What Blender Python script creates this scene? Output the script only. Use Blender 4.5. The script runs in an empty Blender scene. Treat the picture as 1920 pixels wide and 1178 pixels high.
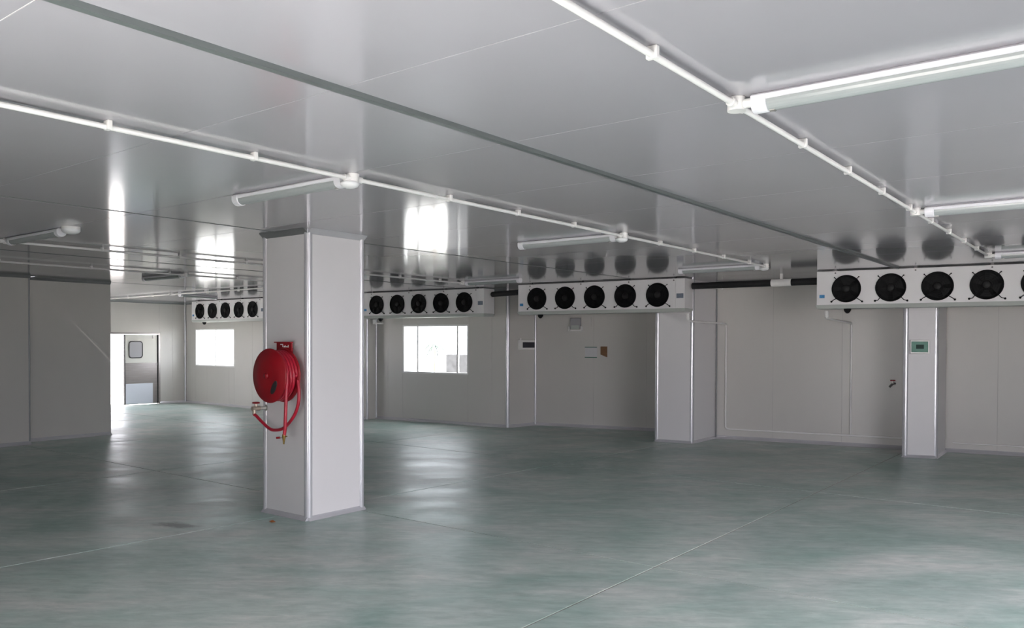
import bpy, bmesh, math, random
from mathutils import Matrix, Vector
random.seed(4)
PI = math.pi
scene = bpy.context.scene
C = scene.collection
H = 2.937            # ceiling height (m)

# ------------------------------------------------------------------ camera
yaw, pitch, roll = math.radians(37.76), math.radians(-0.863), math.radians(0.196)
fw = Vector((-math.sin(yaw) * math.cos(pitch), math.cos(yaw) * math.cos(pitch), math.sin(pitch)))
rt = Vector((math.cos(yaw), math.sin(yaw), 0))
up = rt.cross(fw)
rt, up = math.cos(roll) * rt + math.sin(roll) * up, -math.sin(roll) * rt + math.cos(roll) * up
cam_data = bpy.data.cameras.new('camera')
cam = bpy.data.objects.new('camera', cam_data)
C.objects.link(cam)
m = Matrix.Identity(4)
for i in range(3):
    m[i][0], m[i][1], m[i][2] = rt[i], up[i], -fw[i]
m[0][3], m[1][3], m[2][3] = 0, 0, 1.8
cam.matrix_world = m
cam_data.sensor_fit = 'HORIZONTAL'
cam_data.sensor_width = 36
cam_data.lens = 36 * 1512 / 1920
cam_data.shift_y = 76.4 / 1920
cam_data.clip_end = 500
scene.camera = cam

# ------------------------------------------------------------------ light
scene.view_settings.view_transform = 'Standard'
scene.view_settings.look = 'None'
scene.view_settings.gamma = 1
scene.view_settings.use_curve_mapping = False
scene.view_settings.exposure = 1.98
scene.cycles.diffuse_bounces = 8
scene.cycles.max_bounces = 14
scene.cycles.sample_clamp_indirect = 6

world = bpy.data.worlds.new('overcast_sky')
scene.world = world
world.use_nodes = True
bg = world.node_tree.nodes['Background']
bg.inputs['Color'].default_value = (0.955, 0.945, 1.03, 1)
bg.inputs['Strength'].default_value = 2.4

sun_data = bpy.data.lights.new('sun', 'SUN')
sun_data.energy = 17.0
sun_data.angle = math.radians(0.6)
sun_data.color = (1.0, 0.92, 0.93)
sun = bpy.data.objects.new('sun', sun_data)
C.objects.link(sun)
sun.rotation_euler = Vector((-0.10, 0.95, -1.0)).to_track_quat('-Z', 'Y').to_euler()


def portal(name, centre, direction, w, h):
    """daylight portal in a real opening: only tells Cycles where the sky comes in"""
    d = bpy.data.lights.new(name, 'AREA')
    d.shape = 'RECTANGLE'
    d.size, d.size_y = w, h
    d.cycles.is_portal = True
    o = bpy.data.objects.new(name, d)
    C.objects.link(o)
    o.location = centre
    o.rotation_euler = Vector(direction).to_track_quat('-Z', 'Y').to_euler()
    return o


# ------------------------------------------------------------------ materials
def principled(name, col, rough=0.5, metal=0.0, spec=0.5, coat=0.0):
    mt = bpy.data.materials.new(name)
    mt.use_nodes = True
    b = mt.node_tree.nodes['Principled BSDF']
    b.inputs['Base Color'].default_value = (*col, 1)
    b.inputs['Roughness'].default_value = rough
    b.inputs['Metallic'].default_value = metal
    b.inputs['Specular IOR Level'].default_value = spec
    b.inputs['Coat Weight'].default_value = coat
    return mt


def N(mt, kind, **kw):
    n = mt.node_tree.nodes.new(kind)
    for k, v in kw.items():
        if k in n.inputs:
            n.inputs[k].default_value = v
        else:
            setattr(n, k, v)
    return n


def L(mt, a, b):
    mt.node_tree.links.new(a, b)


def coords(mt, scale=(1, 1, 1), rot=0.0):
    tc = N(mt, 'ShaderNodeNewGeometry')
    mp = N(mt, 'ShaderNodeMapping')
    mp.inputs['Scale'].default_value = scale
    if rot:      # turn first, then stretch: trowel strokes run along this direction
        mp.vector_type = 'TEXTURE'
        mp.inputs['Scale'].default_value = tuple(1 / c for c in scale)
        mp.inputs['Rotation'].default_value = (0, 0, rot)
    L(mt, tc.outputs['Position'], mp.inputs['Vector'])
    return mp.outputs['Vector']


def grained(name, col, rough, var=0.04, scale=(3, 3, 3), metal=0.0, bump=0.0, spec=0.5, coat=0.0, rvar=0.06):
    """painted or metal surface with faint cloudy colour and gloss variation"""
    mt = principled(name, col, rough, metal, spec, coat)
    b = mt.node_tree.nodes['Principled BSDF']
    v = coords(mt, scale)
    n = N(mt, 'ShaderNodeTexNoise', Scale=1.0, Detail=4.0, Roughness=0.55)
    L(mt, v, n.inputs['Vector'])
    r = N(mt, 'ShaderNodeValToRGB')
    lo = [max(0, c * (1 - var)) for c in col]
    hi = [min(1, c * (1 + var)) for c in col]
    r.color_ramp.elements[0].position, r.color_ramp.elements[1].position = 0.3, 0.7
    r.color_ramp.elements[0].color = (*lo, 1)
    r.color_ramp.elements[1].color = (*hi, 1)
    L(mt, n.outputs['Fac'], r.inputs['Fac'])
    L(mt, r.outputs['Color'], b.inputs['Base Color'])
    mr = N(mt, 'ShaderNodeMapRange')
    mr.inputs['To Min'].default_value = max(0.02, rough - rvar)
    mr.inputs['To Max'].default_value = min(1, rough + rvar)
    L(mt, n.outputs['Fac'], mr.inputs['Value'])
    L(mt, mr.outputs['Result'], b.inputs['Roughness'])
    if bump:
        n2 = N(mt, 'ShaderNodeTexNoise', Scale=1.0, Detail=2.0)
        v2 = coords(mt, tuple(s * 6 for s in scale))
        L(mt, v2, n2.inputs['Vector'])
        bp = N(mt, 'ShaderNodeBump', Strength=bump, Distance=0.002)
        L(mt, n2.outputs['Fac'], bp.inputs['Height'])
        L(mt, bp.outputs['Normal'], b.inputs['Normal'])
    return mt


def floor_material():
    mt = principled('green_hardened_concrete', (0.2, 0.23, 0.22), 0.35)
    b = mt.node_tree.nodes['Principled BSDF']
    # broad clouds, then trowel streaks, then fine speckle
    n1 = N(mt, 'ShaderNodeTexNoise', Scale=0.55, Detail=6.0, Roughness=0.62, Distortion=0.6)
    L(mt, coords(mt), n1.inputs['Vector'])
    n2 = N(mt, 'ShaderNodeTexNoise', Scale=1.0, Detail=8.0, Roughness=0.6, Distortion=0.3)
    L(mt, coords(mt, (0.9, 2.0, 1), 0.72), n2.inputs['Vector'])
    n3 = N(mt, 'ShaderNodeTexNoise', Scale=1.0, Detail=10.0, Roughness=0.72, Distortion=0.4)
    L(mt, coords(mt, (4.0, 13.0, 1), 0.60), n3.inputs['Vector'])
    r1 = N(mt, 'ShaderNodeValToRGB')
    e = r1.color_ramp.elements
    e[0].position, e[0].color = 0.30, (0.32, 0.43, 0.40, 1)
    e[1].position, e[1].color = 0.72, (0.68, 0.69, 0.66, 1)
    k = e.new(0.5)
    k.color = (0.53, 0.57, 0.545, 1)
    L(mt, n1.outputs['Fac'], r1.inputs['Fac'])
    r2 = N(mt, 'ShaderNodeValToRGB')
    e = r2.color_ramp.elements
    e[0].position, e[0].color = 0.32, (0.66, 0.86, 0.81, 1)
    e[1].position, e[1].color = 0.66, (1.18, 1.14, 1.14, 1)
    L(mt, n2.outputs['Fac'], r2.inputs['Fac'])
    mx = N(mt, 'ShaderNodeMix', data_type='RGBA', blend_type='MULTIPLY')
    mx.inputs[0].default_value = 0.85
    L(mt, r1.outputs['Color'], mx.inputs[6])
    L(mt, r2.outputs['Color'], mx.inputs[7])
    r3 = N(mt, 'ShaderNodeValToRGB')
    e = r3.color_ramp.elements
    e[0].position, e[0].color = 0.33, (0.78, 0.83, 0.815, 1)
    e[1].position, e[1].color = 0.67, (1.18, 1.16, 1.16, 1)
    L(mt, n3.outputs['Fac'], r3.inputs['Fac'])
    mx2 = N(mt, 'ShaderNodeMix', data_type='RGBA', blend_type='MULTIPLY')
    mx2.inputs[0].default_value = 1.0
    L(mt, mx.outputs[2], mx2.inputs[6])
    L(mt, r3.outputs['Color'], mx2.inputs[7])
    # dark scuffs left of the large pillar
    ge = N(mt, 'ShaderNodeNewGeometry')
    mp = N(mt, 'ShaderNodeMapping', vector_type='TEXTURE')
    mp.inputs['Location'].default_value = (-7.42, 4.22, 0)
    mp.inputs['Rotation'].default_value = (0, 0, 0.35)
    mp.inputs['Scale'].default_value = (0.55, 0.20, 1)
    L(mt, ge.outputs['Position'], mp.inputs['Vector'])
    gr = N(mt, 'ShaderNodeTexGradient', gradient_type='SPHERICAL')
    L(mt, mp.outputs['Vector'], gr.inputs['Vector'])
    n4 = N(mt, 'ShaderNodeTexNoise', Scale=1.0, Detail=5.0, Roughness=0.65)
    L(mt, coords(mt, (3.2, 9.0, 1)), n4.inputs['Vector'])
    ml = N(mt, 'ShaderNodeMath', operation='MULTIPLY')
    L(mt, gr.outputs['Fac'], ml.inputs[0])
    L(mt, n4.outputs['Fac'], ml.inputs[1])
    sr = N(mt, 'ShaderNodeMapRange')
    sr.inputs['From Min'].default_value, sr.inputs['From Max'].default_value = 0.22, 0.36
    sr.inputs['To Min'].default_value, sr.inputs['To Max'].default_value = 0.0, 0.75
    L(mt, ml.outputs['Value'], sr.inputs['Value'])
    mx3 = N(mt, 'ShaderNodeMix', data_type='RGBA')
    L(mt, sr.outputs['Result'], mx3.inputs[0])
    L(mt, mx2.outputs[2], mx3.inputs[6])
    mx3.inputs[7].default_value = (0.10, 0.105, 0.105, 1)
    L(mt, mx3.outputs[2], b.inputs['Base Color'])
    mr = N(mt, 'ShaderNodeMapRange')
    mr.inputs['From Min'].default_value, mr.inputs['From Max'].default_value = 0.3, 0.7
    mr.inputs['To Min'].default_value, mr.inputs['To Max'].default_value = 0.33, 0.50
    L(mt, n2.outputs['Fac'], mr.inputs['Value'])
    L(mt, mr.outputs['Result'], b.inputs['Roughness'])
    bp = N(mt, 'ShaderNodeBump', Strength=0.06, Distance=0.002)
    L(mt, n2.outputs['Fac'], bp.inputs['Height'])
    L(mt, bp.outputs['Normal'], b.inputs['Normal'])
    return mt


def glass_material():
    mt = bpy.data.materials.new('window_glass')
    mt.use_nodes = True
    nt = mt.node_tree
    nt.nodes.remove(nt.nodes['Principled BSDF'])
    t = N(mt, 'ShaderNodeBsdfTransparent')
    t.inputs['Color'].default_value = (0.93, 0.96, 0.95, 1)
    g = N(mt, 'ShaderNodeBsdfGlossy')
    g.inputs['Roughness'].default_value = 0.02
    lw = N(mt, 'ShaderNodeLayerWeight', Blend=0.5)
    pw = N(mt, 'ShaderNodeMath', operation='POWER')
    pw.inputs[1].default_value = 5.0
    L(mt, lw.outputs['Facing'], pw.inputs[0])
    f = N(mt, 'ShaderNodeMath', operation='MULTIPLY_ADD')
    f.inputs[1].default_value, f.inputs[2].default_value = 0.94, 0.06
    L(mt, pw.outputs['Value'], f.inputs[0])
    mx = N(mt, 'ShaderNodeMixShader')
    L(mt, f.outputs['Value'], mx.inputs['Fac'])
    L(mt, t.outputs['BSDF'], mx.inputs[1])
    L(mt, g.outputs['BSDF'], mx.inputs[2])
    L(mt, mx.outputs['Shader'], nt.nodes['Material Output'].inputs['Surface'])
    return mt


M = dict(
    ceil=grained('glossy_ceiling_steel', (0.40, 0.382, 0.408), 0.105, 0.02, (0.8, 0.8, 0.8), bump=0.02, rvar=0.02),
    sealant=principled('white_sealant', (0.80, 0.79, 0.78), 0.5),
    wall=grained('white_panel_steel', (0.60, 0.575, 0.545), 0.32, 0.025, (0.9, 0.9, 0.5), bump=0.02, rvar=0.03),
    pillar=grained('white_pillar_steel', (0.74, 0.715, 0.72), 0.40, 0.02, (1.2, 1.2, 0.5), bump=0.02),
    joint=principled('grey_panel_joint', (0.42, 0.41, 0.40), 0.6),
    alu=grained('painted_aluminium_trim', (0.68, 0.67, 0.70), 0.22, 0.03, (8, 8, 1), metal=0.35, rvar=0.02),
    cove=grained('shaded_aluminium_cove', (0.24, 0.245, 0.25), 0.40, 0.05, (8, 8, 8), metal=0.4),  # dark tone holds the shade on the ceiling coves
    rail=grained('grey_aluminium_rail', (0.13, 0.145, 0.143), 0.40, 0.05, (8, 2, 8), metal=0.1),
    floor=floor_material(),
    fjoint=grained('worn_joint_filler', (0.31, 0.27, 0.25), 0.38, 0.85, (0.9, 0.9, 0.9)),
    pvc=grained('white_pvc', (0.82, 0.80, 0.78), 0.30, 0.03, (10, 10, 10)),
    lamp=grained('white_lamp_housing', (0.82, 0.81, 0.84), 0.30, 0.02, (6, 6, 6)),
    diff=grained('grey_prismatic_diffuser', (0.38, 0.405, 0.40), 0.16, 0.05, (3, 40, 40)),
    casing=grained('white_cooler_steel', (0.82, 0.80, 0.80), 0.33, 0.02, (2, 2, 2)),
    tray=grained('grey_drip_tray', (0.48, 0.50, 0.47), 0.35, 0.03, (2, 2, 2)),
    black=grained('black_fan_plastic', (0.006, 0.006, 0.0065), 0.55, 0.2, (8, 8, 8), spec=0.2),
    blade=grained('dark_fan_blade', (0.006, 0.006, 0.0065), 0.55, 0.2, (8, 8, 8), spec=0.2),
    hub=grained('fan_motor_grey', (0.014, 0.014, 0.014), 0.5, 0.2, (8, 8, 8), spec=0.3),
    foam=grained('black_pipe_foam', (0.010, 0.010, 0.011), 0.75, 0.3, (10, 10, 10), bump=0.3),
    bolt=principled('dark_steel_bolt', (0.16, 0.15, 0.15), 0.4, 0.7),
    plate=grained('grey_nameplate', (0.16, 0.19, 0.24), 0.35, 0.2, (60, 60, 60)),
    blue=grained('blue_sticker', (0.05, 0.26, 0.55), 0.5, 0.25, (50, 50, 50)),
    red=grained('red_enamel', (0.30, 0.003, 0.010), 0.40, 0.10, (6, 6, 6)),
    redhose=grained('red_rubber_hose', (0.42, 0.010, 0.030), 0.36, 0.10, (20, 20, 20)),
    white=principled('white_paint', (0.8, 0.8, 0.8), 0.5),
    brass=grained('brass', (0.42, 0.27, 0.09), 0.32, 0.15, (30, 30, 30), metal=0.9),
    valve=principled('weathered_valve', (0.50, 0.42, 0.34), 0.4, 0.5),
    chrome=principled('zinc_fitting', (0.62, 0.60, 0.56), 0.3, 0.8),
    greenlid=grained('green_smoked_lid', (0.19, 0.36, 0.29), 0.5, 0.1, (10, 10, 10), spec=0.2),
    darkgreen=principled('dark_breaker_window', (0.025, 0.055, 0.045), 0.5, 0.0, 0.2),
    darklid=grained('dark_smoked_lid', (0.035, 0.033, 0.045), 0.15, 0.1, (10, 10, 10)),
    steel=grained('brushed_door_steel', (0.36, 0.33, 0.32), 0.34, 0.08, (3, 3, 40), metal=0.75),
    doorface=grained('cream_door_face', (0.74, 0.72, 0.66), 0.4, 0.02, (3, 3, 3)),
    kick=grained('white_kick_plate', (0.74, 0.76, 0.84), 0.4, 0.02, (3, 3, 3)),
    rubber=principled('dark_rubber', (0.03, 0.03, 0.03), 0.6),
    porthole=principled('cloudy_porthole', (0.42, 0.41, 0.43), 0.25),
    cardboard=grained('brown_cardboard', (0.21, 0.11, 0.055), 0.8, 0.15, (30, 30, 30)),
    paper=grained('notice_paper', (0.62, 0.61, 0.62), 0.7, 0.03, (20, 20, 20)),
    greenbar=principled('green_bar', (0.04, 0.14, 0.09), 0.6),
    leaf=grained('orange_leaf', (0.50, 0.16, 0.03), 0.7, 0.3, (60, 60, 60)),
    exitlens=principled('pale_exit_lens', (0.46, 0.50, 0.46), 0.3),
    greybody=principled('grey_lamp_body', (0.36, 0.35, 0.36), 0.5),
    stain=grained('black_scuff', (0.05, 0.055, 0.055), 0.5, 0.3, (30, 12, 1)),
    concrete=grained('outdoor_concrete', (0.50, 0.49, 0.46), 0.9, 0.1, (0.6, 0.6, 0.6)),
    yard=grained('dark_unseen_ground', (0.05, 0.05, 0.05), 0.9, 0.1, (0.6, 0.6, 0.6)),  # unseen ground, darkened to weaken the bounce onto the ceiling
    stone=grained('grey_stone', (0.020, 0.020, 0.021), 0.9, 0.5, (5, 5, 5)),
    frond=grained('green_frond', (0.010, 0.028, 0.016), 0.6, 0.3, (6, 6, 6)),
    bark=grained('brown_bark', (0.10, 0.075, 0.055), 0.9, 0.3, (12, 12, 3)),
    glass=glass_material(),
)


# ------------------------------------------------------------------ mesh helpers
class MB:
    def __init__(s):
        s.v, s.f, s.sm = [], [], []

    def add(s, verts, faces, smooth=False):
        o = len(s.v)
        s.v += [tuple(p) for p in verts]
        s.f += [tuple(i + o for i in f) for f in faces]
        s.sm += [smooth] * len(faces)
        return s

    def box(s, x0, x1, y0, y1, z0, z1):
        return s.prism([(x0, y0), (x1, y0), (x1, y1), (x0, y1)], z0, z1)

    def prism(s, poly, z0, z1):
        n = len(poly)
        v = [(x, y, z0) for x, y in poly] + [(x, y, z1) for x, y in poly]
        f = [tuple(range(n - 1, -1, -1)), tuple(range(n, 2 * n))]
        f += [(i, (i + 1) % n, (i + 1) % n + n, i + n) for i in range(n)]
        return s.add(v, f)

    def sweep(s, prof, a, b, normal):
        """extrude a profile (list of (out, up)) from plan point a to b; 'out' runs along normal"""
        n = len(prof)
        v = []
        for p in (a, b):
            v += [(p[0] + normal[0] * u, p[1] + normal[1] * u, w) for u, w in prof]
        f = [(i, (i + 1) % n, (i + 1) % n + n, i + n) for i in range(n)]
        f += [tuple(range(n - 1, -1, -1)), tuple(range(n, 2 * n))]
        return s.add(v, f)

    def frame(s, d):
        d = Vector(d).normalized()
        a = Vector((0, 0, 1)) if abs(d.z) < 0.9 else Vector((1, 0, 0))
        x = d.cross(a).normalized()
        return x, d.cross(x).normalized(), d

    def cyl(s, a, b, r, n=16, r2=None, smooth=True):
        a, b = Vector(a), Vector(b)
        r2 = r if r2 is None else r2
        x, y, d = s.frame(b - a)
        v = [a + r * (math.cos(t) * x + math.sin(t) * y) for t in [2 * PI * i / n for i in range(n)]]
        v += [b + r2 * (math.cos(t) * x + math.sin(t) * y) for t in [2 * PI * i / n for i in range(n)]]
        s.add(v, [(i, (i + 1) % n, (i + 1) % n + n, i + n) for i in range(n)], smooth)
        s.add(v[:n], [tuple(range(n - 1, -1, -1))])
        s.add(v[n:], [tuple(range(n))])
        return s

    def tube(s, pts, r, n=10, closed=False):
        pts = [Vector(p) for p in pts]
        k = len(pts)
        rings = []
        px = None
        for i, p in enumerate(pts):
            if closed:
                d = pts[(i + 1) % k] - pts[i - 1]
            else:
                d = pts[min(i + 1, k - 1)] - pts[max(i - 1, 0)]
            d.normalize()
            if px is None:
                x, y, _ = s.frame(d)
            else:
                x = (px - d * px.dot(d)).normalized()
                y = d.cross(x)
            px = x
            rings.append([p + r * (math.cos(2 * PI * j / n) * x + math.sin(2 * PI * j / n) * y) for j in range(n)])
        v = [q for g in rings for q in g]
        f = []
        for i in range(k if closed else k - 1):
            a, b = i * n, ((i + 1) % k) * n
            f += [(a + j, a + (j + 1) % n, b + (j + 1) % n, b + j) for j in range(n)]
        s.add(v, f, True)
        if not closed:
            s.add(rings[0], [tuple(range(n - 1, -1, -1))])
            s.add(rings[-1], [tuple(range(n))])
        return s

    def ring(s, c, axis, R, r, n=32, k=8):
        x, y, d = s.frame(axis)
        c = Vector(c)
        return s.tube([c + R * (math.cos(2 * PI * i / n) * x + math.sin(2 * PI * i / n) * y) for i in range(n)], r, k, True)

    def lathe(s, c, axis, prof, n=32):
        """prof: list of (radius, offset along axis)"""
        x, y, d = s.frame(axis)
        c = Vector(c)
        v = []
        for r, o in prof:
            v += [c + d * o + r * (math.cos(2 * PI * i / n) * x + math.sin(2 * PI * i / n) * y) for i in range(n)]
        f = []
        for k in range(len(prof) - 1):
            a, b = k * n, (k + 1) * n
            f += [(a + i, a + (i + 1) % n, b + (i + 1) % n, b + i) for i in range(n)]
        return s.add(v, f, True)

    def ball(s, c, r, n=12):
        return s.lathe(c, (0, 0, 1), [(r * math.sin(PI * i / 8) + 1e-5, -r * math.cos(PI * i / 8)) for i in range(9)], n)

    def mesh(s, name):
        me = bpy.data.meshes.new(name)
        me.from_pydata(s.v, [], s.f)
        bm = bmesh.new()
        bm.from_mesh(me)
        bmesh.ops.recalc_face_normals(bm, faces=bm.faces)
        bm.to_mesh(me)
        bm.free()
        me.polygons.foreach_set('use_smooth', s.sm)
        me.update()
        return me


def wm(o):
    if o is None:
        return Matrix.Identity(4)
    return wm(o.parent) @ (o.matrix_parent_inverse if o.parent else Matrix.Identity(4)) @ o.matrix_basis


def obj(name, mb, mat, parent=None, local=False, bevel=0.0):
    """link one mesh object; coordinates are world ones unless local (then they are the parent's)"""
    me = mb.mesh(name) if isinstance(mb, MB) else mb
    if not me.materials:
        me.materials.append(M[mat])
    o = bpy.data.objects.new(name, me)
    C.objects.link(o)
    if parent:
        o.parent = parent
        if not local:
            o.matrix_parent_inverse = wm(parent).inverted()
    if bevel:
        bv = o.modifiers.new('bevel', 'BEVEL')
        bv.width, bv.segments, bv.limit_method = bevel, 2, 'ANGLE'
    return o


def tag(o, label, cat, group=None):
    o['label'], o['category'] = label, cat
    if group:
        o['group'] = group
    return o


def thing(name, label, cat, loc=(0, 0, 0), rot=0, group=None):
    o = bpy.data.objects.new(name, None)
    o.empty_display_size = 0.1
    C.objects.link(o)
    o.location = loc
    o.rotation_euler = (0, 0, rot)
    return tag(o, label, cat, group)


def struct(o):
    o['kind'] = 'structure'
    return o


def dup(root, loc, rot, label):
    r = root.copy()
    C.objects.link(r)
    r.location, r.rotation_euler = loc, (0, 0, rot)
    r['label'] = label

    def rec(src, dst):
        for ch in list(src.children):
            c = ch.copy()
            C.objects.link(c)
            c.parent = dst
            c.matrix_parent_inverse = ch.matrix_parent_inverse.copy()
            rec(ch, c)
    rec(root, r)
    return r


# ------------------------------------------------------------------ floor
def jx(k, y):   # the joints that run away from the camera, nearly parallel
    base = {-6: -22.6, -5: -18.1, -4: -14.4, -3: -10.75, -2: -7.09 + 0.048 * (y - 3.0), -1: -3.04, 0: 0.62, 1: 2.82}
    return base[k]


fl = struct(obj('floor', MB().prism([(-15.35, -1.62), (2.82, -1.62), (2.82, 16.2), (-10.5, 15.6), (-10.5, 13.6), (-22.6, 13.2), (-22.6, 6.2), (-15.35, 6.2)], -0.25, -0.005), 'fjoint'))
YJ = [-1.6, 1.65, 5.81, 9.97, 14.1, 17.5]
g = 0.009
for k in range(-6, 1):
    for j in range(len(YJ) - 1):
        if k < -5 and YJ[j + 1] < 6 or k < -3 and YJ[j] > 14:
            continue
        lim = -15.33 if YJ[j + 1] < 6 else -30      # the slabs stop under the left wall
        y0, y1 = YJ[j] + g, YJ[j + 1] - g
        obj('floor_slab', MB().prism([(max(lim, jx(k, y0) + g), y0), (jx(k + 1, y0) - g, y0), (jx(k + 1, y1) - g, y1), (max(lim, jx(k, y1) + g), y1)], -0.005, 0), 'floor', fl)

# ------------------------------------------------------------------ ceiling: sandwich panels with white sealant joints
ce = struct(obj('ceiling', MB().prism([(-15.35, -1.62), (2.82, -1.62), (2.82, 16.2), (-10.5, 15.6), (-10.5, 13.6), (-22.6, 13.2), (-22.6, 6.2), (-15.35, 6.2)], H + 0.003, H + 0.15), 'sealant'))
CX = [-22.56, -20.0, -15.72, -11.35, -7.12, -2.86, 1.40, 2.8]
CY = [2.395 + 1.232 * k for k in range(-3, 12)]
CY[0] = -1.6
for i in range(len(CX) - 1):
    for j in range(len(CY) - 1):
        x0, x1, y0, y1 = CX[i], CX[i + 1], CY[j], CY[j + 1]
        if x1 < -15 and y1 < 6.3 or x1 < -10.6 and y0 > 13.3:
            continue                                  # no room under these
        if x1 < -15:
            y0 = max(y0, 6.2)
        if x1 < -10.6:
            y1 = min(y1, 13.5)
        obj('ceiling_panel', MB().box(x0 + 0.003, x1 - 0.003, y0 + 0.003, y1 - 0.003, H, H + 0.003), 'ceil', ce)


# ------------------------------------------------------------------ walls
def wall(name, a, b, openings=(), thick=0.12, pw=1.15, z1=H, start=0.0, panels=True):
    """panelled wall from plan point a to b, the room on the left of a->b; openings are (s0, s1, z0, z1)"""
    a, b = Vector(a), Vector(b)
    d = (b - a)
    ln = d.length
    d.normalize()
    n = Vector((-d.y, d.x))          # into the room
    cuts = sorted({0.0, ln} | {s for o in openings for s in o[:2] if 0 < s < ln})
    s = start
    joints = []
    while s < ln:
        if s > 0.25 and ln - s > 0.25 and all(abs(s - c) > 0.12 for c in cuts):
            joints.append(s)
        s += pw
    if not panels:
        joints = []
    cuts = sorted(cuts + joints)

    def quad(s0, s1, u0, u1):
        p, q = a + d * s0, a + d * s1
        return [tuple(p + n * u0), tuple(q + n * u0), tuple(q + n * u1), tuple(p + n * u1)]
    core = MB()
    pieces = []
    for s0, s1 in zip(cuts, cuts[1:]):
        mid = (s0 + s1) / 2
        spans = [(0.0, z1)]
        for o in openings:
            if o[0] <= mid <= o[1]:
                spans = [sp for sp in ((0.0, o[2]), (o[3], z1)) if sp[1] - sp[0] > 0.01]
        for lo, hi in spans:
            core.prism(quad(s0, s1, -thick, -0.006), lo, hi)
            pieces.append((s0 + 0.002, s1 - 0.002, lo, hi))
    w = struct(obj(name, core, 'joint'))
    for s0, s1, lo, hi in pieces:
        obj('wall_panel', MB().prism(quad(s0, s1, -0.006, 0), lo, hi), 'wall', w)
    return w, a, d, n


tn = [0]


def cove(a, b, top=True, size=0.05, mat='cove', gap=0.0):
    a, b = Vector(a), Vector(b)
    d = (b - a).normalized()
    n = Vector((-d.y, d.x))
    if top:
        prof = [(0, H - size), (size * .35, H - size * .75), (size * .8, H - size * .3), (size, H - .001), (0, H - .001)]
    else:
        prof = [(0, 0.001), (size, 0.001), (size * .8, size * .2), (size * .3, size * .6), (0, size)]
    mb = MB().sweep(prof, a, b, n)
    if top:
        tn[0] += 1
        return struct(obj('trim_%d' % tn[0], mb, mat))
    return mb


def edge(x, y, r=0.035, z0=0.0, z1=H, mat='alu', parent=None, name=None):
    mb = MB().cyl((x, y, z0 + .001), (x, y, z1 - .001), r, 20)
    if parent:
        return obj(name or 'corner_trim', mb, mat, parent)
    tn[0] += 1
    return struct(obj('trim_%d' % tn[0], mb, mat))


# plan points
P_l0, P_l1 = (-15.2, -1.5), (-15.2, 5.95)
P_l2, P_l3 = (-15.6, 5.95), (-15.6, 7.53)
P_ann = (-22.45, 6.3)
P_far = (-22.3, 12.98)
P_wl1, P_w10 = (-14.17, 12.76), (-14.13, 13.05)
P_w11, P_w20 = (-10.5, 13.41), (-10.38, 14.25)
P_w21, P_w30 = (-6.28, 15.05), (-6.28, 14.45)
P_r = (2.7, 15.95)
P_rn = (2.7, -1.5)

# (the room lies on the left of every run, walked counter-clockwise seen from above -> reversed order)
wall('wall_left', P_l1, P_l0, start=0.7)
wall('wall_left_inner', P_l3, P_l2, pw=3)
wall('wall_left_step', (-15.598, 5.957), (-15.325, 5.957), thick=.03, panels=False)
wall('wall_left_jamb', (-15.735, 7.537), (-15.602, 7.537), thick=.012, panels=False)
wall('wall_annex', (-15.73, 7.52), (-15.72, 6.3), panels=False)
wA, aA, dA, nA = wall('wall_annex_front', (-15.72, 6.3), P_ann, openings=[(2.2, 4.0, 1.0, 2.1)])
wF, aF, dF, nF = wall('wall_far', P_far, P_ann, openings=[(0.80, 2.55, 0.0, 2.03)], start=0.4, pw=3.0)
wL, aL, dL, nL = wall('wall_window_left', P_wl1, P_far, openings=[(5.535, 7.585, 1.09, 2.167)], start=1.2)
wall('wall_step_left', P_w10, P_wl1, panels=False)
wM, aM, dM, nM = wall('wall_window_middle', P_w11, P_w10, openings=[(1.02, 2.865, 1.095, 2.195)], start=0.4, pw=2.9)
wall('wall_recess', P_w20, P_w11, panels=False)
wB, aB, dB, nB = wall('wall_back', (-6.28, 15.12), P_w20, start=0.55)
wR, aR, dR, nR = wall('wall_back_right', P_r, P_w30, start=1.0, pw=1.18)
wall('wall_right', P_rn, P_r, openings=[(3.4, 9.0, 0.0, 2.7)])
wall('wall_front', P_l0, P_rn, openings=[(12.6, 14.8, 0.0, 2.3)])

# outside the frame the two big openings; the portals sit in them
portal('daylight_portal', (2.76, 4.7, 1.35), (-1, 0, 0), 5.6, 2.7)
portal('daylight_portal', (-1.5, -1.56, 1.15), (0, 1, 0), 2.2, 2.3)
portal('daylight_portal', (-18.83, 6.17, 1.55), (0, 1, 0), 1.8, 1.1)


# coves along the ceiling and the floor
for a, b in ((P_l1, P_l0), (P_l3, P_l2), (P_far, P_ann), (P_wl1, P_far), (P_w11, P_w10), ((-6.28, 15.12), P_w20), (P_r, P_w30)):
    cove(a, b)
for nm, a, b in (('left', P_l1, P_l0), ('left_inner', P_l3, P_l2), ('window_left', P_wl1, P_far), ('window_middle', P_w11, P_w10),
                 ('recess', P_w20, P_w11), ('back', (-6.28, 15.12), P_w20), ('back_right', P_r, P_w30)):
    struct(obj('baseboard_' + nm, cove(a, b, False, 0.06), 'alu'))
a = aF + dF * 2.55
struct(obj('baseboard_far', cove(tuple(aF), tuple(aF + dF * 0.80), False, 0.06), 'alu'))
# corner profiles of the walls
edge(-15.212, 5.935, 0.018, mat='cove')
edge(-14.15, 12.765, 0.03)
edge(-14.13, 13.03, 0.02)
edge(-10.5, 13.41, 0.042)
edge(-10.37, 14.22, 0.022)
edge(-22.27, 12.95, 0.025)
edge(-6.28, 14.42, 0.012, mat='cove')


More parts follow.
